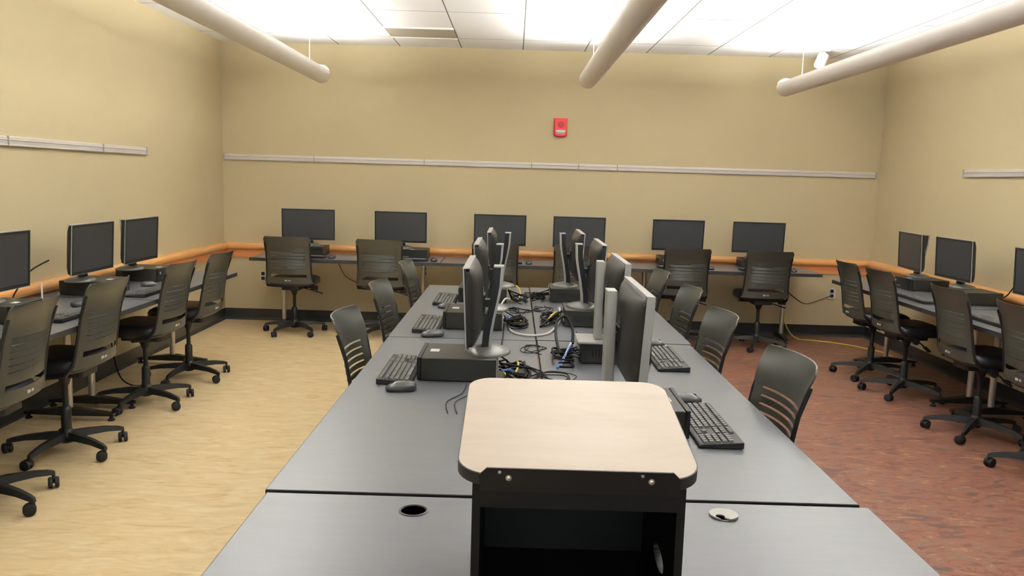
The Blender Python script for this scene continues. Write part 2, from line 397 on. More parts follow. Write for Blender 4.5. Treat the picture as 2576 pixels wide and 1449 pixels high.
# ------------------------------------------------------------------ desks
def tube_leg(r0, x, y, z_top, along, foot):
    lg = MB().tube([(x, y, 0.075), (x, y, z_top)], 0.021, 16).build('leg_column', M['chrome'], r0)
    f = MB()
    if along == 'y': P = lambda d, w: (x + w, y + d)
    else: P = lambda d, w: (x + d, y + w)
    secs = []
    for d, hw, z0, z1 in ((foot[0], 0.018, 0.030, 0.046), (foot[0] * 0.5, 0.024, 0.030, 0.062), (0, 0.030, 0.030, 0.080), (foot[1] * 0.5, 0.024, 0.030, 0.062), (foot[1], 0.018, 0.030, 0.046)):
        a = P(d, -hw); b = P(d, hw)
        secs.append([(a[0], a[1], z0), (b[0], b[1], z0), (b[0], b[1], z1), (a[0], a[1], z1)])
    if along == 'x': secs = secs[::-1]
    f.loft(secs); fo = f.build('foot', M['base'], r0, 30)
    for d in foot:
        px, py = P(d * 0.93, 0)
        MB().lathe([(0.020, 0.0), (0.022, 0.006), (0.012, 0.014), (0.008, 0.034)], 14, T(px, py, 0)).build('glide', M['blackmatte'], fo)
def desk(x0, x1, y0, y1, zt, along, label, cat='desk', group=None, legs=None, grommet=None, name='computer_desk', th=0.028):
    cx, cy = (x0 + x1) / 2, (y0 + y1) / 2
    r0 = thing(name, label, cat, (cx, cy, 0), 0, group)
    a, b, c, d = x0 - cx, x1 - cx, y0 - cy, y1 - cy
    e = 0.0025
    top = MB()
    if grommet:
        gx, gy = grommet[0] - cx, grommet[1] - cy; R = 0.030; n = 32
        # top with a real hole
        def sq(k):
            an = 2 * PI * k / n + PI / 4; ux, uy = cos(an), sin(an); m = max(abs(ux), abs(uy)); return ux / m, uy / m
        for zz, fl_ in ((zt, 0), (zt - th, 1)):
            inner = [(gx + R * cos(2 * PI * k / n + PI / 4), gy + R * sin(2 * PI * k / n + PI / 4), zz) for k in range(n)]
            outer = []
            for k in range(n):
                ux, uy = sq(k)
                outer.append((gx + ux * ((b - e - gx) if ux > 0 else (gx - a - e)), gy + uy * ((d - e - gy) if uy > 0 else (gy - c - e)), zz))
            fs = [(k, (k + 1) % n, n + (k + 1) % n, n + k) for k in range(n)]
            if not fl_: fs = [f[::-1] for f in fs]
            top.add(inner + outer, fs)
        wall_ = [(gx + R * cos(2 * PI * k / n), gy + R * sin(2 * PI * k / n)) for k in range(n)]
        top.add([(x, y, zt) for x, y in wall_] + [(x, y, zt - th) for x, y in wall_], [(k, (k + 1) % n, n + (k + 1) % n, n + k) for k in range(n)])
    else:
        top.box(a + e, b - e, c + e, d - e, zt - th, zt)
    to = top.build('tabletop', M['desk'], r0, 0)
    eb = MB()
    for q in ((a, b, c, c + e), (a, b, d - e, d), (a, a + e, c + e, d - e), (b - e, b, c + e, d - e)):
        eb.box(q[0], q[1], q[2], q[3], zt - th - 0.001, zt - 0.0008)
    eb.build('edge_band', M['edge'], r0, 0)
    if along == 'x':   # long side along x, legs at both ends, feet along y
        for lx in (a + 0.20, b - 0.20):
            tube_leg(r0, lx, 0.08 if legs is None else legs, zt - th, 'y', (-0.17, 0.18))
        MB().box(a + 0.2, b - 0.2, 0.05, 0.09, zt - th - 0.045, zt - th).build('support_rail', M['base'], r0, 0)
    else:
        for ly in (c + 0.13, d - 0.13):
            tube_leg(r0, legs if legs is not None else 0, ly, zt - th, 'x', (-0.27, 0.27))
        MB().box(-0.02 + (legs or 0), 0.02 + (legs or 0), c + 0.13, d - 0.13, zt - th - 0.045, zt - th).build('support_rail', M['base'], r0, 0)
    if grommet:
        gm = MB(); gm.lathe([(0.0345, zt), (0.0345, zt + 0.0015), (0.031, zt + 0.003), (0.029, zt + 0.001), (0.029, zt - 0.02), (0.0305, zt - 0.02), (0.0305, zt)], 32, T(gx, gy, 0))
        return r0, gm, (gx, gy)
    return r0
# left wall desks
DL = (-2.91, -2.18)
desk(*DL, 4.985, 6.49, ZD, 'y', 'slate wall desk nearest the back left corner of the room', group=None, legs=-0.11)
desk(*DL, 3.47, 4.975, ZD, 'y', 'slate wall desk by the left wall, under the monitor cut by the frame', legs=-0.11)
desk(*DL, 1.95, 3.46, ZD, 'y', 'slate wall desk at the near end of the left wall', legs=-0.11)
DR = (2.82, 3.60)
desk(*DR, 5.62, 7.22, ZD, 'y', 'slate wall desk nearest the back right corner of the room', legs=0.08)
desk(*DR, 4.01, 5.61, ZD, 'y', 'slate wall desk on the right wall at the edge of the picture', legs=0.08)
desk(*DR, 2.40, 4.00, ZD, 'y', 'slate wall desk at the near end of the right wall', legs=0.08)
# back wall desks
BY = (7.66, 8.32)
desk(-2.46, -0.68, *BY, ZD, 'x', 'slate desk at the left end of the back wall row', legs=0.12)
desk(-0.675, 1.105, *BY, ZD, 'x', 'slate desk in the middle of the back wall row', legs=0.12)
desk(1.11, 2.90, *BY, ZD, 'x', 'slate desk at the right end of the back wall row', legs=0.12)
# centre tables
XC = 0.128
desk(-0.600, XC - 0.003, 3.972, 5.965, ZT, 'y', 'slate centre table, left side, far end', 'table', legs=0.07, name='computer_table')
desk(-0.597, XC - 0.003, 1.962, 3.965, ZT, 'y', 'slate centre table, left side, carrying the nearest left computer', 'table', legs=0.07, name='computer_table')
desk(XC + 0.003, 0.895, 3.990, 5.985, ZT, 'y', 'slate centre table, right side, far end', 'table', legs=-0.07, name='computer_table')
desk(XC + 0.005, 0.885, 1.975, 3.978, ZT, 'y', 'slate centre table, right side, carrying the two nearest right computers', 'table', legs=-0.07, name='computer_table')
r_, gm, gp = desk(-0.588, XC - 0.003, 1.175, 1.945, ZT, 'x', 'foreground slate table left of the lectern with an open cable hole', 'table', legs=0, grommet=(-0.216, 1.857), name='computer_table')
gm.build('grommet_ring', M['pctop'], r_, 40)
r_, gm, gp = desk(XC + 0.003, 0.900, 1.175, 1.958, ZT, 'x', 'foreground slate table right of the lectern with a capped cable hole', 'table', legs=0, grommet=(0.521, 1.880), name='computer_table')
gm.build('grommet_ring', M['pctop'], r_, 40)
cap = MB(); n = 36
outl = [(0.0335 * cos(math.radians(a)), 0.0335 * sin(math.radians(a))) for a in range(-75, 246, 8)] + [(-0.012 + 0.011 * cos(math.radians(a)), -0.016 + 0.011 * sin(math.radians(a))) for a in range(200, -60, -20)]
cap.prism(outl, ZT + 0.003, ZT + 0.006, T(gp[0], gp[1], 0)); cap.build('grommet_cap', M['silver'], r_, 0)

# ------------------------------------------------------------------ lectern on the front tables
lc = thing('lectern', 'tabletop lectern with pale maple top and black open-backed body', 'lectern', (0.122, 1.31, ZT + 0.0005))
ZL = 1.037 - ZT
sl = math.atan2(1.10 - 1.037, 0.41)
LT = T(0, 0, ZL, sl, 0, 0)
Ld = 0.415
# top outline: nearer corners with a wider radius
def ltop(e, W=0.206):
    pts = []
    for cx, cy, r, a0 in ((W, Ld, 0.050, 0), (-W, Ld, 0.050, 90), (-W, 0, 0.058, 180), (W, 0, 0.058, 270)):
        sx = -1 if cx > 0 else 1; sy = -1 if cy > 0 else 1
        for k in range(9):
            a = math.radians(a0 + 90 * k / 8); pts.append((cx + sx * r + (r - e) * cos(a), cy + sy * r + (r - e) * sin(a)))
    return pts
MB().prism(ltop(0.002), -0.020, 0.0, LT).build('lectern_top', M['lectern_top'], lc, 0)
ed = MB(); o1, o2 = ltop(0.0), ltop(0.002); n = len(o1)
ed.add([(x, y, -0.0008) for x, y in o1] + [(x, y, -0.0215) for x, y in o1] + [(x, y, -0.0215) for x, y in o2] + [(x, y, -0.0008) for x, y in o2],
       [(k, n + k, n + (k + 1) % n, (k + 1) % n) for k in range(n)] + [(n + k, 2 * n + k, 2 * n + (k + 1) % n, n + (k + 1) % n) for k in range(n)] + [(3 * n + k, k, (k + 1) % n, 3 * n + (k + 1) % n) for k in range(n)], LT)
ed.build('edge_band', M['edge'], lc, 40)
W0, W1 = -0.178, 0.180
def zroof(y): return ZL - 0.0215 + (y - 0.0) * math.tan(sl) - 0.001
def side(x0, x1, hole=False):
    y0, y1 = 0.012, 0.35
    if not hole:
        vs = [(x, y, z) for x in (x0, x1) for y, z in ((y0, 0.0), (y1, 0.0), (y1, zroof(y1)), (y0, zroof(y0)))]
        return MB().add(vs, [(0, 1, 2, 3), (7, 6, 5, 4), (0, 4, 5, 1), (1, 5, 6, 2), (2, 6, 7, 3), (3, 7, 4, 0)])
    hy, hz, ra, rb, n = 0.150, 0.090, 0.052, 0.020, 28
    def outp(a):
        ux, uy = cos(a), sin(a)
        ts = []
        if ux > 1e-6: ts.append((y1 - hy) / ux)
        if ux < -1e-6: ts.append((y0 - hy) / ux)
        if uy < -1e-6: ts.append((0 - hz) / uy)
        if uy > 1e-6: ts.append((zroof(y0) - hz) / uy)
        t_ = min(ts); return hy + ux * t_, min(hz + uy * t_, zroof(hy + ux * t_))
    A = [2 * PI * k / n for k in range(n)]
    A += [math.atan2(z - hz, y - hy) % (2 * PI) for y, z in ((y0, 0), (y1, 0), (y1, zroof(y0)), (y0, zroof(y0)))]
    A = sorted(A); n = len(A)
    mb = MB()
    inn = [(hy + ra * cos(a), hz + rb * sin(a)) for a in A]; ou = [outp(a) for a in A]
    for x, fl_ in ((x0, 1), (x1, 0)):
        fs = [(k, (k + 1) % n, n + (k + 1) % n, n + k) for k in range(n)]
        if not fl_: fs = [f[::-1] for f in fs]
        mb.add([(x, y, z) for y, z in inn] + [(x, y, z) for y, z in ou], fs)
    for ring in (inn, ou):
        mb.add([(x0, y, z) for y, z in ring] + [(x1, y, z) for y, z in ring], [(k, (k + 1) % n, n + (k + 1) % n, n + k) for k in range(n)])
    return mb
mb = MB(); y0, y1 = 0.012, 0.35
vs = [(x, y, z) for x in (W0, W0 + 0.014) for y, z in ((y0, 0.0), (y1, 0.0), (y1, zroof(y1)), (y0, zroof(y0)))]
mb.add(vs, [(0, 3, 2, 1), (4, 5, 6, 7), (0, 1, 5, 4), (1, 2, 6, 5), (2, 3, 7, 6), (3, 0, 4, 7)])
mb.build('side_panel', M['lectern_black'], lc, 0)
side(W1 - 0.014, W1, True).build('side_panel', M['lectern_black'], lc, 0)
MB().box(W0 + 0.014, W1 - 0.014, 0.336, 0.35, 0.0, zroof(0.336)).build('front_panel', M['lectern_black'], lc, 0)
MB().box(W0 + 0.014, W1 - 0.014, 0.014, 0.336, 0.0, 0.014).build('bottom_panel', M['lectern_black'], lc, 0)
MB().box(W0 + 0.014, W1 - 0.014, 0.012, 0.026, zroof(0.0) - 0.040, zroof(0.012)).build('top_rail', M['lectern_black'], lc, 0)
ps = MB()   # folded steel paper stop on the near edge
w = 0.166
ps.prism([(-w, -0.030), (w, -0.030), (w, 0.001), (w - 0.012, 0.013), (-w + 0.012, 0.013), (-w, 0.001)], 0.0, 0.003, LT @ T(0, -0.0005, 0.0, PI / 2, 0, 0))
po = ps.build('paper_stop', M['black'], lc, 0)
for sx in (-0.118, 0.118):
    MB().lathe([(0.0055, 0.0), (0.0055, 0.0015), (0.0035, 0.0035), (0.0008, 0.004)], 16, LT @ T(sx, -0.0035, -0.004, PI / 2, 0, 0)).build('bolt', M['chrome'], po, 40)
    MB().lathe([(0.003, 0.0), (0.0028, 0.001), (0.0008, 0.0016)], 12, LT @ T(sx - 0.015, -0.0035, 0.006, PI / 2, 0, 0)).build('rivet', M['silver'], po, 40)

# ------------------------------------------------------------------ task chair (faces +y, hub at origin)
def back_y(z):          # side profile of the shell
    u = (z - 0.50) / 0.44
    return -0.215 - 0.005 * u - 0.075 * u * u - 0.03 * max(0, u - 0.8) * 3 + 0.02 * sin(u * PI) * -1 * 0.6
def make_chair():
    r0 = thing('task_chair', 'x', 'chair')
    # five-star base
    b = MB()
    b.lathe([(0.030, 0.055), (0.036, 0.062), (0.038, 0.10), (0.030, 0.125), (0.026, 0.13)], 18)
    for k in range(5):
        a = math.radians(90 + 72 * k + 12)
        secs = []
        for d, hw, z0, z1 in ((0.02, 0.024, 0.070, 0.115), (0.10, 0.022, 0.076, 0.112), (0.20, 0.018, 0.074, 0.102), (0.27, 0.015, 0.064, 0.088), (0.295, 0.011, 0.058, 0.078)):
            ux, uy = cos(a), sin(a)
            secs.append([(ux * d - uy * hw, uy * d + ux * hw, z0), (ux * d - uy * hw * 0.6, uy * d + ux * hw * 0.6, z1), (ux * d + uy * hw * 0.6, uy * d - ux * hw * 0.6, z1), (ux * d + uy * hw, uy * d - ux * hw, z0)][::-1])
        b.loft(secs)
    bo = b.build('star_base', M['base'], r0, 40)
    for k in range(5):
        a = math.radians(90 + 72 * k + 12)
        cx, cy = 0.29 * cos(a), 0.29 * sin(a)
        sw = random.Random(k * 3 + 1).uniform(0, 6.28)
        c = MB()
        TT = T(cx, cy, 0.027, 0, 0, sw)
        for s_ in (-1, 1):
            rings = []
            for rr, yy in ((0.020, 0.024), (0.0255, 0.021), (0.027, 0.016), (0.027, 0.007), (0.018, 0.005)):
                rings.append([(0.016 + rr * cos(2 * PI * q / 20), s_ * yy, rr * sin(2 * PI * q / 20)) for q in range(20)])
            c.loft(rings if s_ > 0 else [rg[::-1] for rg in rings], TT)
        c.tube([(0.016, -0.02, 0), (0.016, 0.02, 0)], 0.006, 8, TT)
        c.build('caster', M['blackmatte'], r0, 40)
        h = MB(); h.tube([(0, 0, 0.012), (0, 0, 0.042)], 0.0075, 10, TT)
        h.tube([(0.016 + 0.0225 * cos(q), 0, 0.0225 * sin(q)) for q in [math.radians(60 + 15 * j) for j in range(9)]], 0.0055, 8, TT)
        h.build('caster_fork', M['base'], r0, 40)
    MB().lathe([(0.026, 0.12), (0.026, 0.24), (0.021, 0.25), (0.0145, 0.255), (0.0145, 0.45)], 20).build('gas_column', M['base'], r0, 40)
    m = MB(); m.lathe([(0.020, 0.37), (0.030, 0.40), (0.055, 0.432)], 16); m.rbox(-0.085, 0.085, -0.14, 0.12, 0.43, 0.469, 0.02)
    m.build('mechanism', M['base'], r0, 40)
    l = MB(); l.tube([(0.07, 0.02, 0.437), (0.16, 0.03, 0.414), (0.19, 0.03, 0.404)], 0.005, 8)
    l.rbox(0.185, 0.262, 0.016, 0.046, -0.004, 0.006, 0.01, T(0, 0, 0.404, 0, 0.28, 0) @ T(0, 0, 0.052), 0.002)
    l.build('lever', M['black'], r0, 40)
    kn = MB().tube([(0.17, -0.05, 0.447), (0.232, -0.05, 0.447)], [0.018, 0.024], 14).build('tension_knob', M['black'], r0, 40)
    # seat pad
    s = MB(); rings = []
    for z, e in ((0.468, 0.03), (0.472, 0.012), (0.483, 0.0), (0.522, 0.0), (0.538, 0.010), (0.546, 0.035), (0.548, 0.08)):
        pts = []
        for k in range(40):
            a = 2 * PI * k / 40; ca, sa = cos(a), sin(a)
            px = (0.215 - e) * math.copysign(abs(ca) ** 0.45, ca); py = 0.030 + (0.205 - e) * math.copysign(abs(sa) ** 0.42, sa)
            zz = z - (0.018 * max(0, (py - 0.12) / 0.1) ** 2 if z > 0.48 else 0.012 * max(0, (py - 0.12) / 0.1) ** 2)
            pts.append((px, py, zz))
        rings.append(pts)
    s.loft(rings); s.build('seat', M['vinyl'], r0, 60)
    # back shell: a curved sheet with slots
    us = [-1, -0.93, -0.80, -0.70, -0.45, -0.2, 0, 0.2, 0.45, 0.70, 0.80, 0.93, 1]
    zs = [0.500, 0.530, 0.560, 0.588, 0.615, 0.640]
    slots = set(); slots.add((0.560, 0.588)); edges = {}
    z = 0.640
    for k in range(6):
        zs += [z + 0.005, z + 0.030]; slots.add((z, z + 0.005)); edges[round(z, 5)] = 0.0045; edges[round(z + 0.005, 5)] = -0.003; z += 0.030
    while z < 0.925:
        z2 = min(z + 0.02, 0.94)
        zs.append(z2); z = z2
    zs += [0.935, 0.942]
    zs = sorted(set(round(q, 5) for q in zs)); slots = {(round(a, 5), round(b_, 5)) for a, b_ in slots}
    def width(z):
        w_ = 0.222 - 0.022 * (1 - ((z - 0.70) / 0.24) ** 2 if z > 0.46 else 0)
        if z < 0.60: w_ = 0.203 + 0.020 * (0.60 - z) / 0.10
        if z > 0.905: w_ -= 0.026 * ((z - 0.905) / 0.037) ** 2.2
        return w_
    def P(u, z, off):
        w_ = width(z)
        cr = 0.045 if z > 0.60 else 0.045
        rib = edges.get(round(z, 5), 0) * (1 if abs(u) < 0.75 else 0)
        y = back_y(z) + cr * (abs(u) ** 2.2) + off + rib
        return (u * w_, y, z)
    nu, nz = len(us), len(zs)
    def solid(i, j):
        key = (zs[j], zs[j + 1])
        if key in slots:
            lim = 0.80
            return not (us[i] >= -lim - 1e-6 and us[i + 1] <= lim + 1e-6)
        return True
    sh = MB(); th = 0.006
    vs = [P(u, z, 0) for z in zs for u in us] + [P(u, z, th) for z in zs for u in us]
    fs = []; N = nu * nz
    idx = lambda i, j: j * nu + i
    for j in range(nz - 1):
        for i in range(nu - 1):
            if not solid(i, j): continue
            a, b_, c_, d_ = idx(i, j), idx(i + 1, j), idx(i + 1, j + 1), idx(i, j + 1)
            fs.append((a, b_, c_, d_)); fs.append((a + N, d_ + N, c_ + N, b_ + N))
            for (di, dj, e0, e1) in ((0, -1, a, b_), (1, 0, b_, c_), (0, 1, c_, d_), (-1, 0, d_, a)):
                ii, jj = i + di, j + dj
                if not (0 <= ii < nu - 1 and 0 <= jj < nz - 1) or not solid(ii, jj):
                    fs.append((e0, e0 + N, e1 + N, e1))
    sh.add(vs, fs)
    so = sh.build('backrest', M['shell'], r0, 40)
    # arms of the lower shell running forward under the seat
    fr = MB()
    for s_ in (-1, 1):
        fr.tube([(s_ * 0.208, back_y(0.90) + 0.048, 0.88), (s_ * 0.203, back_y(0.78) + 0.046, 0.78), (s_ * 0.203, back_y(0.68) + 0.046, 0.68), (s_ * 0.207, back_y(0.58) + 0.046, 0.58), (s_ * 0.214, back_y(0.52) + 0.05, 0.52),
                 (s_ * 0.216, -0.13, 0.472), (s_ * 0.20, -0.02, 0.453), (s_ * 0.10, 0.0, 0.446)], [0.007, 0.008, 0.008, 0.009, 0.010, 0.011, 0.011, 0.009], 8)
    fr.build('back_frame', M['black'], r0, 50)
    # small white marking strokes on the lower band
    mk = MB(); rr = random.Random(4)
    x = -0.030
    for k, hgt in enumerate((0.016, 0.014, 0.016, 0.012, 0, 0.013, 0.010, 0.014)):
        if hgt:
            sk_ = rr.uniform(-0.25, 0.25)
            yb = back_y(0.530) - 0.0012
            mk.box(-0.0016, 0.0016, -hgt / 2, hgt / 2, 0, 0.0008, T(x, yb + 0.045 * (abs(x) / 0.22) ** 2.2, 0.530, PI / 2, 0, 0) @ T(0, 0, 0, 0, 0, sk_))
            if k % 2 == 0: mk.box(-0.003, 0.003, -0.0012, 0.0012, 0, 0.0008, T(x + 0.002, yb, 0.530 + hgt * 0.3, PI / 2, 0, 0))
        x += 0.007
    mk.build('marking', M['white'], r0, 0)
    return r0

chairs = []
# (hub x, hub y, heading) heading = direction the sitter faces, degrees from +x
CH = [
 (-2.34, 3.55, 184, 'grey task chair cut by the left edge of the picture', 'left'),
 (-2.36, 4.27, 179, 'grey task chair at the left wall beside the one cut by the frame', 'left'),
 (-2.36, 5.23, 178, 'grey task chair at the left wall, third from the near end', 'left'),
 (-2.36, 5.94, 178, 'grey task chair nearest the back left corner', 'left'),
 (-2.07, 7.78, 90, 'grey task chair at the left end of the back wall desks', 'back'),
 (-1.22, 7.76, 90, 'grey task chair facing the second monitor of the back wall row', 'back'),
 (-0.16, 7.78, 90, 'grey task chair at the back wall behind the left centre computers', 'back'),
 (0.59, 7.78, 90, 'grey task chair at the back wall behind the right centre computers', 'back'),
 (1.60, 7.76, 90, 'grey task chair facing the fifth monitor of the back wall row', 'back'),
 (2.34, 7.72, 90, 'grey task chair at the right end of the back wall desks', 'back'),
 (2.96, 6.64, 0, 'grey task chair nearest the back right corner', 'right'),
 (2.96, 6.06, 2, 'grey task chair at the right wall, second from the far corner', 'right'),
 (2.96, 5.07, 0, 'grey task chair at the right wall, third from the far corner', 'right'),
 (2.96, 4.34, 0, 'grey task chair cut by the right edge of the picture', 'right'),
 (-0.44, 3.45, -2, 'grey task chair tucked in left of the nearest left computer', 'centre'),
 (-0.46, 4.46, -3, 'grey task chair on the left of the centre tables, middle of three', 'centre'),
 (-0.46, 5.60, -2, 'grey task chair at the far left of the centre tables', 'centre'),
 (0.715, 2.79, 184, 'nearest grey task chair on the right of the centre tables', 'centre'),
 (0.712, 3.73, 183, 'grey task chair second nearest on the right of the centre tables', 'centre'),
 (0.75, 4.60, 182, 'grey task chair third on the right of the centre tables', 'centre'),
 (0.73, 5.45, 182, 'grey task chair at the far right of the centre tables', 'centre'),
]
GR = {'left': 'task chairs at the left wall desks', 'back': 'task chairs at the back wall desks', 'right': 'task chairs at the right wall desks', 'centre': 'task chairs around the centre tables'}
proto = make_chair()
for i, (x, y, hd, lab, gk) in enumerate(CH):
    o = place(proto, i == 0, (x, y, 0), math.radians(hd - 90), lab, GR[gk])

# ------------------------------------------------------------------ computers (front faces +y)
def make_pc():
    r0 = thing('desktop_computer', 'x', 'computer')
    MB().rbox(-0.145, 0.145, -0.150, 0.140, 0.004, 0.091, 0.004, None, 0.002, 2).build('case', M['pctop'], r0, 40)
    f = MB().rbox(-0.146, 0.146, 0.140, 0.156, 0.004, 0.093, 0.006, None, 0.002, 3).build('front_bezel', M['black'], r0, 40)
    MB().box(-0.13, 0.02, 0.1561, 0.158, 0.062, 0.076).build('disc_drive', M['housing'], r0, 0)
    MB().tube([(0.12, 0.155, 0.062), (0.12, 0.159, 0.062)], 0.009, 16).build('power_button', M['silver'], r0)
    p = MB()
    for k in range(4): p.box(0.03 + k * 0.018, 0.042 + k * 0.018, 0.1561, 0.1575, 0.022, 0.028)
    p.build('front_ports', M['silver'], r0, 0)
    q = MB().box(-0.14, -0.03, -0.1525, -0.150, 0.010, 0.080)
    for k in range(5): q.box(0.0 + 0.022 * k, 0.015 + 0.022 * k, -0.1535, -0.150, 0.020, 0.032)
    for k in range(3): q.box(0.0 + 0.03 * k, 0.022 + 0.03 * k, -0.1535, -0.150, 0.045, 0.055)
    q.build('port_panel', M['silver'], r0, 0)
    v = MB()
    for k in range(12): v.box(0.1451, 0.1456, -0.10 + 0.013 * k, -0.094 + 0.013 * k, 0.03, 0.065)
    v.build('vent_slots', M['blackmatte'], r0, 0)
    for sx in (-0.12, 0.12):
        for sy in (-0.12, 0.12): MB().box(sx - 0.01, sx + 0.01, sy - 0.01, sy + 0.01, 0, 0.004).build('foot_pad', M['blackmatte'], r0, 0)
    MB().box(-0.02, 0.03, 0.082, 0.118, 0.0910, 0.0915).build('asset_sticker', M['white'], r0, 0)
    return r0

def disc_text(txt, size):
    cu = bpy.data.curves.new('t', 'FONT'); cu.body = txt; cu.size = size; cu.extrude = 0.0004; cu.align_x = 'CENTER'; cu.align_y = 'CENTER'
    to = bpy.data.objects.new('t', cu); COL.objects.link(to)
    bpy.context.view_layer.update()
    me = bpy.data.meshes.new_from_object(to.evaluated_get(bpy.context.evaluated_depsgraph_get()))
    vs = [tuple(v.co) for v in me.vertices]; fs = [list(p.vertices) for p in me.polygons]
    bpy.data.objects.remove(to); bpy.data.curves.remove(cu); bpy.data.meshes.remove(me)
    return vs, fs

def make_monitor(kind):
    r0 = thing('monitor', 'x', 'monitor')
    W, Z0, Z1 = 0.253, 0.062, 0.360
    zc = (Z0 + Z1) / 2
    tl = math.radians(-3)
    PT = T(0, 0.052, zc, tl, 0, 0)        # panel frame: local x, y forward, z up about the centre
    hz = (Z1 - Z0) / 2
    # bezel ring
    bz = MB(); bw = 0.013
    for q in ((-W, W, hz - bw, hz), (-W, W, -hz, -hz + bw + 0.006), (-W, -W + bw, -hz + bw + 0.006, hz - bw), (W - bw, W, -hz + bw + 0.006, hz - bw)):
        bz.box(q[0], q[1], 0.0, 0.012, q[2], q[3], PT)
    bz.build('bezel', M['housing'], r0, 0)
    MB().box(-W + bw - 0.002, W - bw + 0.002, 0.0, 0.009, -hz + bw + 0.004, hz - bw + 0.002, PT).build('screen', M['screen'], r0, 0)
    rim = MB()
    e = 0.0035
    rd = -0.014 if kind == 'square' else 0.006
    for q in ((-W - e, W + e, hz, hz + e), (-W - e, W + e, -hz - e, -hz), (-W - e, -W, -hz, hz), (W, W + e, -hz, hz)):
        rim.box(q[0], q[1], -0.014 if q[2] == hz else rd, 0.011, q[2], q[3], PT)
    rim.build('silver_rim', M['silver'], r0, 0)
    # rounded back housing
    bk = MB(); rings = []
    for y, sx, sz, ex in ((0.0, W, hz, 0.12), (-0.014, W, hz, 0.12), (-0.026, W - 0.012, hz - 0.010, 0.2), (-0.040, W * 0.78, hz * 0.80, 0.4), (-0.049, W * 0.5, hz * 0.62, 0.6), (-0.052, W * 0.3, hz * 0.45, 0.6)):
        pts = []
        for k in range(48):
            a = 2 * PI * k / 48; ca, sa = cos(a), sin(a)
            pts.append((sx * math.copysign(abs(ca) ** ex, ca), y, sz * math.copysign(abs(sa) ** ex, sa)))
        rings.append(pts)
    bk.loft(rings, PT); bo = bk.build('back_housing', M['housing'], r0, 50)
    # round emblem on the back
    em = MB().use(M['silver'])
    ET = PT @ T(0, -0.0525, 0.03, PI / 2, 0, 0)
    em.tube([(0.021 * cos(2 * PI * k / 28), 0.021 * sin(2 * PI * k / 28), 0.0005) for k in range(28)], 0.0011, 6, ET, closed=True)
    vs, fs = disc_text('DELL', 0.0145); em.add(vs, fs, ET @ T(0, 0, 0.0004))
    em.build('back_emblem', None, r0, 0)
    # stand
    if kind == 'round':
        b = MB(); rings = []
        for z, k_ in ((0.0, 1.0), (0.006, 1.0), (0.012, 0.95), (0.020, 0.72), (0.026, 0.40), (0.030, 0.2)):
            rings.append([(0.105 * k_ * cos(2 * PI * q / 40), -0.028 + 0.085 * k_ * sin(2 * PI * q / 40), z) for q in range(40)])
        b.loft(rings); b.build('stand_base', M['base_grey'], r0, 50)
        prof = [(-0.024, 0.015), (-0.027, 0.07), (-0.038, 0.14), (-0.052, 0.21), (-0.062, 0.27), (-0.066, 0.345)]
        nk = MB(); nb = MB()
        def rr(y0, y1, z, hw): return [(-hw, y0, z), (hw, y0, z), (hw, y1, z), (-hw, y1, z)]
        nk.loft([rr(y, y + 0.027, z, 0.034) for y, z in prof]); nk.build('stand_neck', M['black'], r0, 50)
        nb.loft([rr(y - 0.010, y, z, 0.036) for y, z in prof] + [rr(-0.060, -0.020, 0.346, 0.036), rr(-0.060, -0.020, 0.350, 0.036)][0:0]); nb.build('neck_cover', M['silver'], r0, 50)
        MB().box(-0.036, 0.036, -0.077, -0.038, 0.345, 0.350).build('neck_cap', M['silver'], r0, 0)
    else:
        MB().rbox(-0.10, 0.10, -0.120, 0.060, 0.0, 0.010, 0.006, None, 0.002, 2).build('stand_base', M['silver'], r0, 40)
        MB().rbox(-0.036, 0.036, -0.044, -0.012, 0.010, 0.350, 0.004, None, 0.002, 3).build('stand_neck', M['silver'], r0, 40)
    a = MB(); a.box(-0.025, 0.025, -0.014 if kind == 'square' else -0.050, 0.002, 0.185, 0.215); a.box(-0.045, 0.045, -0.006, 0.004, 0.165, 0.235)
    a.build('pivot_arm', M['black'], r0, 0, 0.002)
    return r0
M['base_grey'] = mat('stand_grey_plastic', (0.10, 0.10, 0.09, 1), 0.35, noise=0.05)

def make_keyboard():
    r0 = thing('keyboard', 'x', 'keyboard')
    b = MB()
    b.loft([[(x, -0.066, 0.002), (x, 0.068, 0.002), (x, 0.068, 0.022), (x, -0.058, 0.013), (x, -0.066, 0.008)][::-1] for x in (-0.222, 0.222)])
    b.build('keyboard_body', M['black'], r0, 30, 0.002)
    k = MB()
    sl_ = math.atan2(0.009, 0.126)
    KT = T(0, 0, 0.0175, sl_, 0, 0)
    def row(y, x0, x1, n, h=0.015, gap=0.003):
        w_ = (x1 - x0) / n
        for i in range(n):
            xa, xb = x0 + i * w_ + gap / 2, x0 + (i + 1) * w_ - gap / 2
            k.loft([[(xa, y - h / 2, 0), (xb, y - h / 2, 0), (xb, y + h / 2, 0), (xa, y + h / 2, 0)], [(xa + .0015, y - h / 2 + .0012, 0.006), (xb - .0015, y - h / 2 + .0012, 0.006), (xb - .0015, y + h / 2 - .0018, 0.006), (xa + .0015, y + h / 2 - .0018, 0.006)]], KT)
    row(0.053, -0.212, 0.064, 13, 0.012)
    for yy, n in ((0.031, 14), (0.012, 13), (-0.007, 12), (-0.026, 11)): row(yy, -0.212, 0.064, n)
    row(-0.045, -0.212, -0.147, 3); row(-0.045, -0.147, -0.006, 1); row(-0.045, -0.006, 0.064, 3)
    for yy in (0.053, 0.031, 0.012): row(yy, 0.074, 0.130, 3)
    row(-0.045, 0.074, 0.130, 3); row(-0.026, 0.0926, 0.1113, 1)
    for yy in (0.031, 0.012, -0.007, -0.026, -0.045): row(yy, 0.140, 0.215, 4)
    k.build('keys', M['keys'], r0, 0)
    return r0

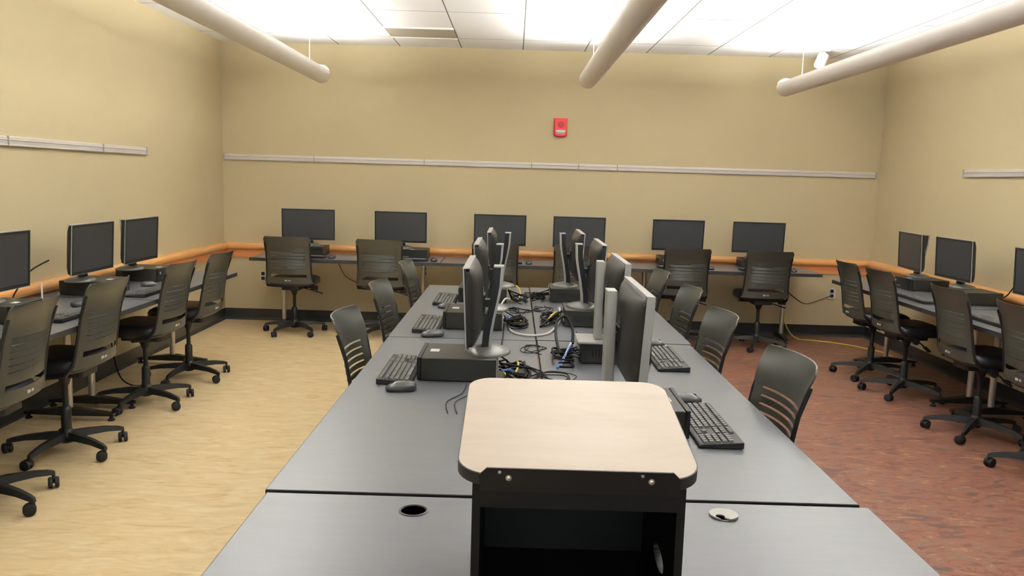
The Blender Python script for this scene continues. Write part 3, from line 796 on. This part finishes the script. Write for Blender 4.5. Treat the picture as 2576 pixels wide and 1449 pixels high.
def make_mouse():
    r0 = thing('mouse', 'x', 'mouse')
    b = MB(); rings = []
    for z, sx, sy in ((0.0, 0.026, 0.052), (0.006, 0.031, 0.058), (0.016, 0.031, 0.057), (0.026, 0.026, 0.048), (0.033, 0.018, 0.034), (0.036, 0.006, 0.014)):
        rings.append([(sx * math.copysign(abs(cos(a)) ** 0.8, cos(a)), sy * math.copysign(abs(sin(a)) ** 0.8, sin(a)) - (0.012 if z > 0.02 else 0) * (z / 0.036), z) for a in [2 * PI * q / 28 for q in range(28)]])
    b.loft(rings); b.build('mouse_body', M['mouse'], r0, 60)
    MB().tube([(-0.003, 0.030, 0.024), (0.003, 0.030, 0.024)], 0.009, 12).build('scroll_wheel', M['blackmatte'], r0)
    return r0
M['mouse'] = mat('mouse_plastic', (0.035, 0.035, 0.034, 1), 0.3, noise=0.05)

pcP, monR, monS, kbP, msP = make_pc(), make_monitor('round'), make_monitor('square'), make_keyboard(), make_mouse()
used = set()
def put(p, loc, rz, lab, group):
    first = p.name not in used; used.add(p.name)
    return place(p, first, loc, rz, lab, group)
# station: (px, py, table z, heading of user side in degrees (direction the screen faces), kb offset, labels)
def station(x, y, zt, face, where, grp, mon=None, dz=0, pc_off=0.0, mon_along=0.0, kb=None, ms=None, mrot=0, pc_along=0.0, mon_fwd=0.0):
    a = math.radians(face - 90); f = Vector((cos(math.radians(face)), sin(math.radians(face)), 0)); s_ = Vector((f.y, -f.x, 0))
    zt += 0.0005; p = Vector((x, y, zt))
    put(pcP, p + f * pc_off + s_ * pc_along, a, 'black desktop computer lying flat ' + where, 'desktop computers ' + grp)
    put(mon or monR, p + Vector((0, 0, 0.0912 + dz)) + s_ * mon_along + f * mon_fwd, a + math.radians(mrot), 'flat monitor on the desktop computer ' + where, 'monitors ' + grp)
    if kb: put(kbP, (kb[0], kb[1], zt), math.radians(kb[2] - 90), 'black keyboard ' + where, 'keyboards ' + grp)
    if ms: put(msP, (ms[0], ms[1], zt), math.radians(ms[2] - 90), 'black computer mouse ' + where, 'computer mice ' + grp)
GL = 'on the left centre tables'; GRt = 'on the right centre tables'
station(-0.200, 3.245, ZT, 180, 'nearest on the left centre table', GL, kb=(-0.433, 3.25, 180), ms=(-0.395, 2.95, 190), mon_fwd=-0.09)
station(-0.195, 4.345, ZT, 180, 'second from the lectern on the left centre tables', GL, kb=(-0.428, 4.30, 180), ms=(-0.385, 4.00, 195), mon_fwd=-0.07)
station(-0.180, 5.300, ZT, 180, 'at the far left of the centre tables', GL, kb=(-0.413, 5.20, 180), ms=(-0.385, 4.90, 190), mon_fwd=-0.09)
station(0.405, 2.600, ZT, 0, 'right behind the lectern on the right centre table', GRt, mon=monS, kb=(0.640, 2.60, 0), ms=(0.640, 2.90, 0), mon_along=-0.015, mon_fwd=-0.058)
station(0.455, 3.630, ZT, 0, 'second from the lectern on the right centre table', GRt, mon=monS, kb=(0.69, 3.60, 0), ms=(0.69, 3.92, 0), mon_along=0.07, mon_fwd=-0.045)
station(0.440, 4.520, ZT, 0, 'third from the lectern on the right centre tables', GRt, kb=(0.68, 4.50, 0), ms=(0.68, 4.82, 0), mon_fwd=-0.02)
station(0.400, 5.400, ZT, 0, 'at the far right of the centre tables', GRt, kb=(0.65, 5.40, 0), ms=(0.65, 5.70, 0), mon_fwd=-0.02)
GB = 'on the back wall desks'
BX = [(-2.00, 'first from the left on the back wall desks', 6, 0.02), (-1.095, 'second from the left on the back wall desks', 0, 0.12), (-0.13, 'third from the left on the back wall desks', 0, 0), (0.64, 'third from the right on the back wall desks', 0, 0), (1.60, 'second from the right on the back wall desks', 3, -0.02), (2.385, 'first from the right on the back wall desks', 0, 0)]
for bx, w_, mr, pa in BX:
    station(bx, 8.08, ZD, 270, w_, GB, kb=(bx + (0.065 if -1.5 < bx < -0.5 else 0.0), 7.80, 270), ms=(bx + (0.35 if -1.5 < bx < -0.5 else 0.285), 7.80, 270), mrot=mr, pc_along=-pa)
GLw = 'on the left wall desks'
station(-2.655, 4.15, ZD, 0, 'at the left wall, cut by the frame', GLw, kb=(-2.34, 3.75, 0), ms=(-2.36, 3.44, 0), pc_along=-0.05)
station(-2.655, 5.08, ZD, 0, 'at the left wall, middle of its three', GLw, kb=(-2.355, 4.36, 0), ms=(-2.46, 4.66, 20), pc_along=-0.12)
station(-2.655, 5.75, ZD, 0, 'at the left wall, nearest the back left corner', GLw, kb=(-2.34, 5.27, 0), ms=(-2.47, 5.57, 20), pc_along=-0.18)
GRw = 'on the right wall desks'
station(3.34, 6.80, ZD, 180, 'at the right wall, nearest the back right corner', GRw, kb=(2.99, 6.02, 180), ms=(3.06, 5.73, 180), mrot=-6, pc_along=-0.12)
station(3.34, 6.125, ZD, 180, 'at the right wall, middle of its three', GRw, kb=(2.99, 5.02, 180), ms=(3.05, 4.70, 180), mrot=0, pc_along=-0.18)
station(3.34, 5.11, ZD, 180, 'at the right wall, cut by the frame', GRw, kb=(2.99, 4.30, 180), ms=(3.05, 3.95, 180), pc_along=-0.05)

# ------------------------------------------------------------------ cables
def spline(pts, n=8, closed=False):
    P = [Vector(p) for p in pts]; out = []
    N = len(P)
    for i in range(N if closed else N - 1):
        p0 = P[(i - 1) % N] if closed else P[max(i - 1, 0)]; p1 = P[i]; p2 = P[(i + 1) % N]; p3 = P[(i + 2) % N] if closed else P[min(i + 2, N - 1)]
        for k in range(n):
            t_ = k / n
            out.append(0.5 * ((2 * p1) + (-p0 + p2) * t_ + (2 * p0 - 5 * p1 + 4 * p2 - p3) * t_ ** 2 + (-p0 + 3 * p1 - 3 * p2 + p3) * t_ ** 3))
    if not closed: out.append(P[-1])
    return out
def cable(pts, r, m, label, name='cable', group=None, closed=False):
    o = MB().tube(spline(pts, 8, closed), r, 8, closed=closed).build(name, m, None, 60)
    return tag(o, label, 'cable', group)
zt = ZT
cable([(-0.01, 5.02, zt + .05), (-0.040, 4.86, zt + .07), (-0.065, 4.66, zt + .03), (-0.015, 4.38, zt + .010), (0.01, 4.16, zt + .007), (0.10, 4.07, zt + .007), (0.20, 4.16, zt + .008), (0.272, 4.47, zt + .03), (0.276, 4.66, zt + .06)], 0.0055, M['whitecable'], 'thick white cable looping across the gap between the two centre rows')
yel = [([(-0.02, 5.62, zt + .03), (0.03, 5.66, zt + .05), (0.058, 5.50, zt + .03), (0.045, 5.33, zt + .008), (0.0, 5.2, zt + .007)], 'yellow cable curled behind the farthest left computer'),
       ([(-0.036, 4.44, zt + .02), (-0.01, 4.42, zt + .007), (0.03, 4.45, zt + .007), (0.065, 4.48, zt + .01)], 'short yellow cable on the left table above the white cable loop'),
       ([(0.18, 4.36, zt + .007), (0.21, 4.46, zt + .03), (0.25, 4.55, zt + .05), (0.278, 4.52, zt + .04)], 'short yellow cable on the right table beside the white cable loop'),
       ([(0.235, 5.52, zt + .007), (0.225, 5.42, zt + .03), (0.238, 5.46, zt + .04)], 'short yellow cable behind the farthest right computer'),
       ([(-0.03, 3.20, zt + .03), (0.0, 3.18, zt + .007), (0.03, 3.24, zt + .02), (0.035, 3.34, zt + .03), (0.015, 3.42, zt + .007)], 'yellow cable curled behind the nearest left computer')]
for p, l in yel: cable(p, 0.005, M['yellow'], l)
blu = [([(0.20, 3.36, zt + .007), (0.235, 3.48, zt + .03), (0.27, 3.62, zt + .05), (0.285, 3.72, zt + .03)], 'bright blue cable beside the second right computer'),
       ([(-0.03, 4.33, zt + .03), (-0.005, 4.40, zt + .04), (-0.02, 4.52, zt + .02)], 'short blue cable behind the second left computer'),
       ([(-0.028, 3.10, zt + .05), (0.0, 3.14, zt + .045), (0.02, 3.2, zt + .02)], 'short blue cable plugged into the nearest left computer')]
for p, l in blu: cable(p, 0.005, M['blue'], l)
cable([(0.215, 3.40, zt + .012), (0.25, 3.54, zt + .04), (0.275, 3.66, zt + .055)], 0.0055, M['whitecable'], 'short white cable lying over the bright blue cable')
cable([(0.29, 3.70, zt + .02), (0.235, 3.62, zt + .008), (0.215, 3.78, zt + .05), (0.225, 3.95, zt + .10), (0.27, 4.0, zt + .12), (0.30, 3.93, zt + .07), (0.295, 3.83, zt + .02)], 0.007, M['cable'], 'thick black cable standing up in a loop left of the second right computer')
cable([(0.07, 4.52, zt + .007), (0.062, 4.40, zt + .035), (0.03, 4.66, zt + .05), (-0.02, 4.74, zt + .03)], 0.004, M['cable'], 'thin black cable arched behind the second left computer')
cable([(0.16, 4.32, zt + .0085), (0.23, 4.50, zt + .03), (0.268, 4.62, zt + .04)], 0.007, M['cable'], 'thick black cable running to the third right computer')
# straight thin black lines on the tables
cable([(-0.040, 3.80, zt + .004), (-0.036, 4.10, zt + .004), (-0.036, 4.42, zt + .004)], 0.0035, M['cable'], 'straight black cable on the left table beside the second computer')
rnd = random.Random(11)
spots = [(-0.040, 3.23, 1, 'behind the nearest left computer', 7), (-0.035, 4.36, 1, 'behind the second left computer', 6), (-0.022, 5.28, 1, 'behind the farthest left computer', 5),
         (0.247, 2.66, -1, 'behind the computer at the lectern', 4), (0.297, 3.52, -1, 'behind the second right computer', 6), (0.282, 4.50, -1, 'behind the third right computer', 7), (0.242, 5.42, -1, 'behind the farthest right computer', 6)]
for x, y, sg, w_, n in spots:
    for k in range(n):
        pts = [(x + sg * 0.0, y + rnd.uniform(-0.10, 0.10), zt + rnd.uniform(.03, .07))]
        m_ = rnd.choice((3, 4, 5)); lim = 0.125 if sg > 0 else 0.11
        cy = y + rnd.uniform(-0.08, 0.10); ang = rnd.uniform(0, 6.28)
        for j in range(m_):
            ang += rnd.uniform(1.0, 2.0)
            pts.append((x + sg * (0.012 + lim * (0.5 + 0.42 * cos(ang))), cy + 0.13 * sin(ang), zt + rnd.uniform(.008, .03)))
        cable(pts, rnd.choice((0.003, 0.0035, 0.0045)), M['cable'] if rnd.random() < 0.85 else M['silvercable'] if 'silvercable' in M else M['cable'], 'black cable in the tangle ' + w_, group='black cables tangled ' + w_)
# loose thin leads strewn over the seams between the two rows
for x, y, w_ in ((0.06, 3.30, 'near the lectern'), (0.20, 3.20, 'in front of the second right computer'), (0.10, 3.75, 'in the middle of the centre tables'), (0.20, 4.95, 'between the third and fourth right computers'), (0.05, 4.85, 'between the second and third left computers'), (0.12, 5.55, 'at the far end of the centre tables'), (0.24, 2.98, 'behind the lectern')):
    for k in range(3):
        ang = rnd.uniform(0, 6.28); pts = []
        for j in range(6):
            ang += rnd.uniform(0.7, 1.7); rad = rnd.uniform(0.03, 0.085)
            pts.append((x + rad * cos(ang) + rnd.uniform(-.02, .02), y + 1.6 * rad * sin(ang), zt + rnd.uniform(.003, .008)))
        cable(pts, rnd.choice((0.0016, 0.002, 0.0028)), M['cable'], 'thin black lead lying loose ' + w_, group='thin loose leads ' + w_)
# two thin grey leads in front of the nearest left computer
for k, dx in enumerate((0, 0.03)):
    cable([(-0.16 + dx, 3.05, zt + .004), (-0.17 + dx, 2.92, zt + .004), (-0.215 + dx, 2.80, zt + .004), (-0.20 + dx, 2.66, zt + .004)], 0.0016, M['cable'], 'thin lead lying in front of the nearest left computer', group='thin leads in front of the nearest left computer')
# yellow cable on the floor at the back right
cable([(2.78, 8.37, 0.62), (2.79, 8.37, 0.30), (2.83, 8.33, 0.10), (2.90, 8.22, 0.006), (3.05, 8.14, 0.005), (3.25, 8.02, 0.005), (3.40, 7.84, 0.005), (3.52, 7.60, 0.005), (3.50, 7.35, 0.005), (3.45, 7.1, 0.005)], 0.006, M['yellow'], 'long yellow cable lying on the rust floor in the back right corner')
# sagging cords at the back wall
cable([(-1.78, 8.39, 0.62), (-1.70, 8.39, 0.48), (-1.52, 8.39, 0.41), (-1.34, 8.39, 0.44), (-1.22, 8.39, 0.62)], 0.005, M['brown'], 'brown cord sagging between the two leftmost back wall chairs')
cable([(2.72, 8.39, 0.56), (2.88, 8.39, 0.42), (3.02, 8.395, 0.34), (3.16, 8.395, 0.38), (3.285, 8.40, 0.43)], 0.005, M['brown'], 'brown cord sagging to the socket on the back wall at right')
# monitor leads behind wall monitors
for i, (x, y, dx, dy) in enumerate(((-2.85, 4.72, .03, .12), (-2.85, 5.42, .03, .08), (3.55, 6.50, -.03, -.1), (3.55, 5.88, -.03, -.12))):
    lab = ('black lead hanging beside the middle left wall monitor', 'black lead hanging between the two far left wall monitors', 'black lead hanging between the two far right wall monitors', 'black lead hanging beside the middle right wall monitor')[i]
    cable([(x + dx, y + dy * 2.2, 0.95), (x, y + dy, 0.90), (x - dx * 0.5, y, 0.80), (x, y - dy * 0.6, ZD + .03), (x + dx, y - dy * 1.2, ZD + .006)], 0.0045, M['cable'], lab)
# white leads on the wall desks
cable([(-2.80, 4.86, ZD + .10), (-2.72, 4.72, ZD + .03), (-2.66, 4.58, ZD + .007), (-2.62, 4.44, ZD + .007)], 0.005, M['whitecable'], 'white lead running along the left wall desk')
cable([(3.42, 5.75, ZD + .05), (3.41, 5.65, ZD + .02), (3.40, 5.52, ZD + .007), (3.34, 5.42, ZD + .007)], 0.005, M['whitecable'], 'white lead running along the right wall desk')
# cords dropping behind the left wall chairs
cable([(-2.80, 5.62, 0.69), (-2.78, 5.62, 0.40), (-2.74, 5.64, 0.10), (-2.66, 5.66, 0.006), (-2.55, 5.70, 0.005), (-2.60, 5.78, 0.005)], 0.005, M['cable'], 'black cord dropping from the left wall desk to the floor')
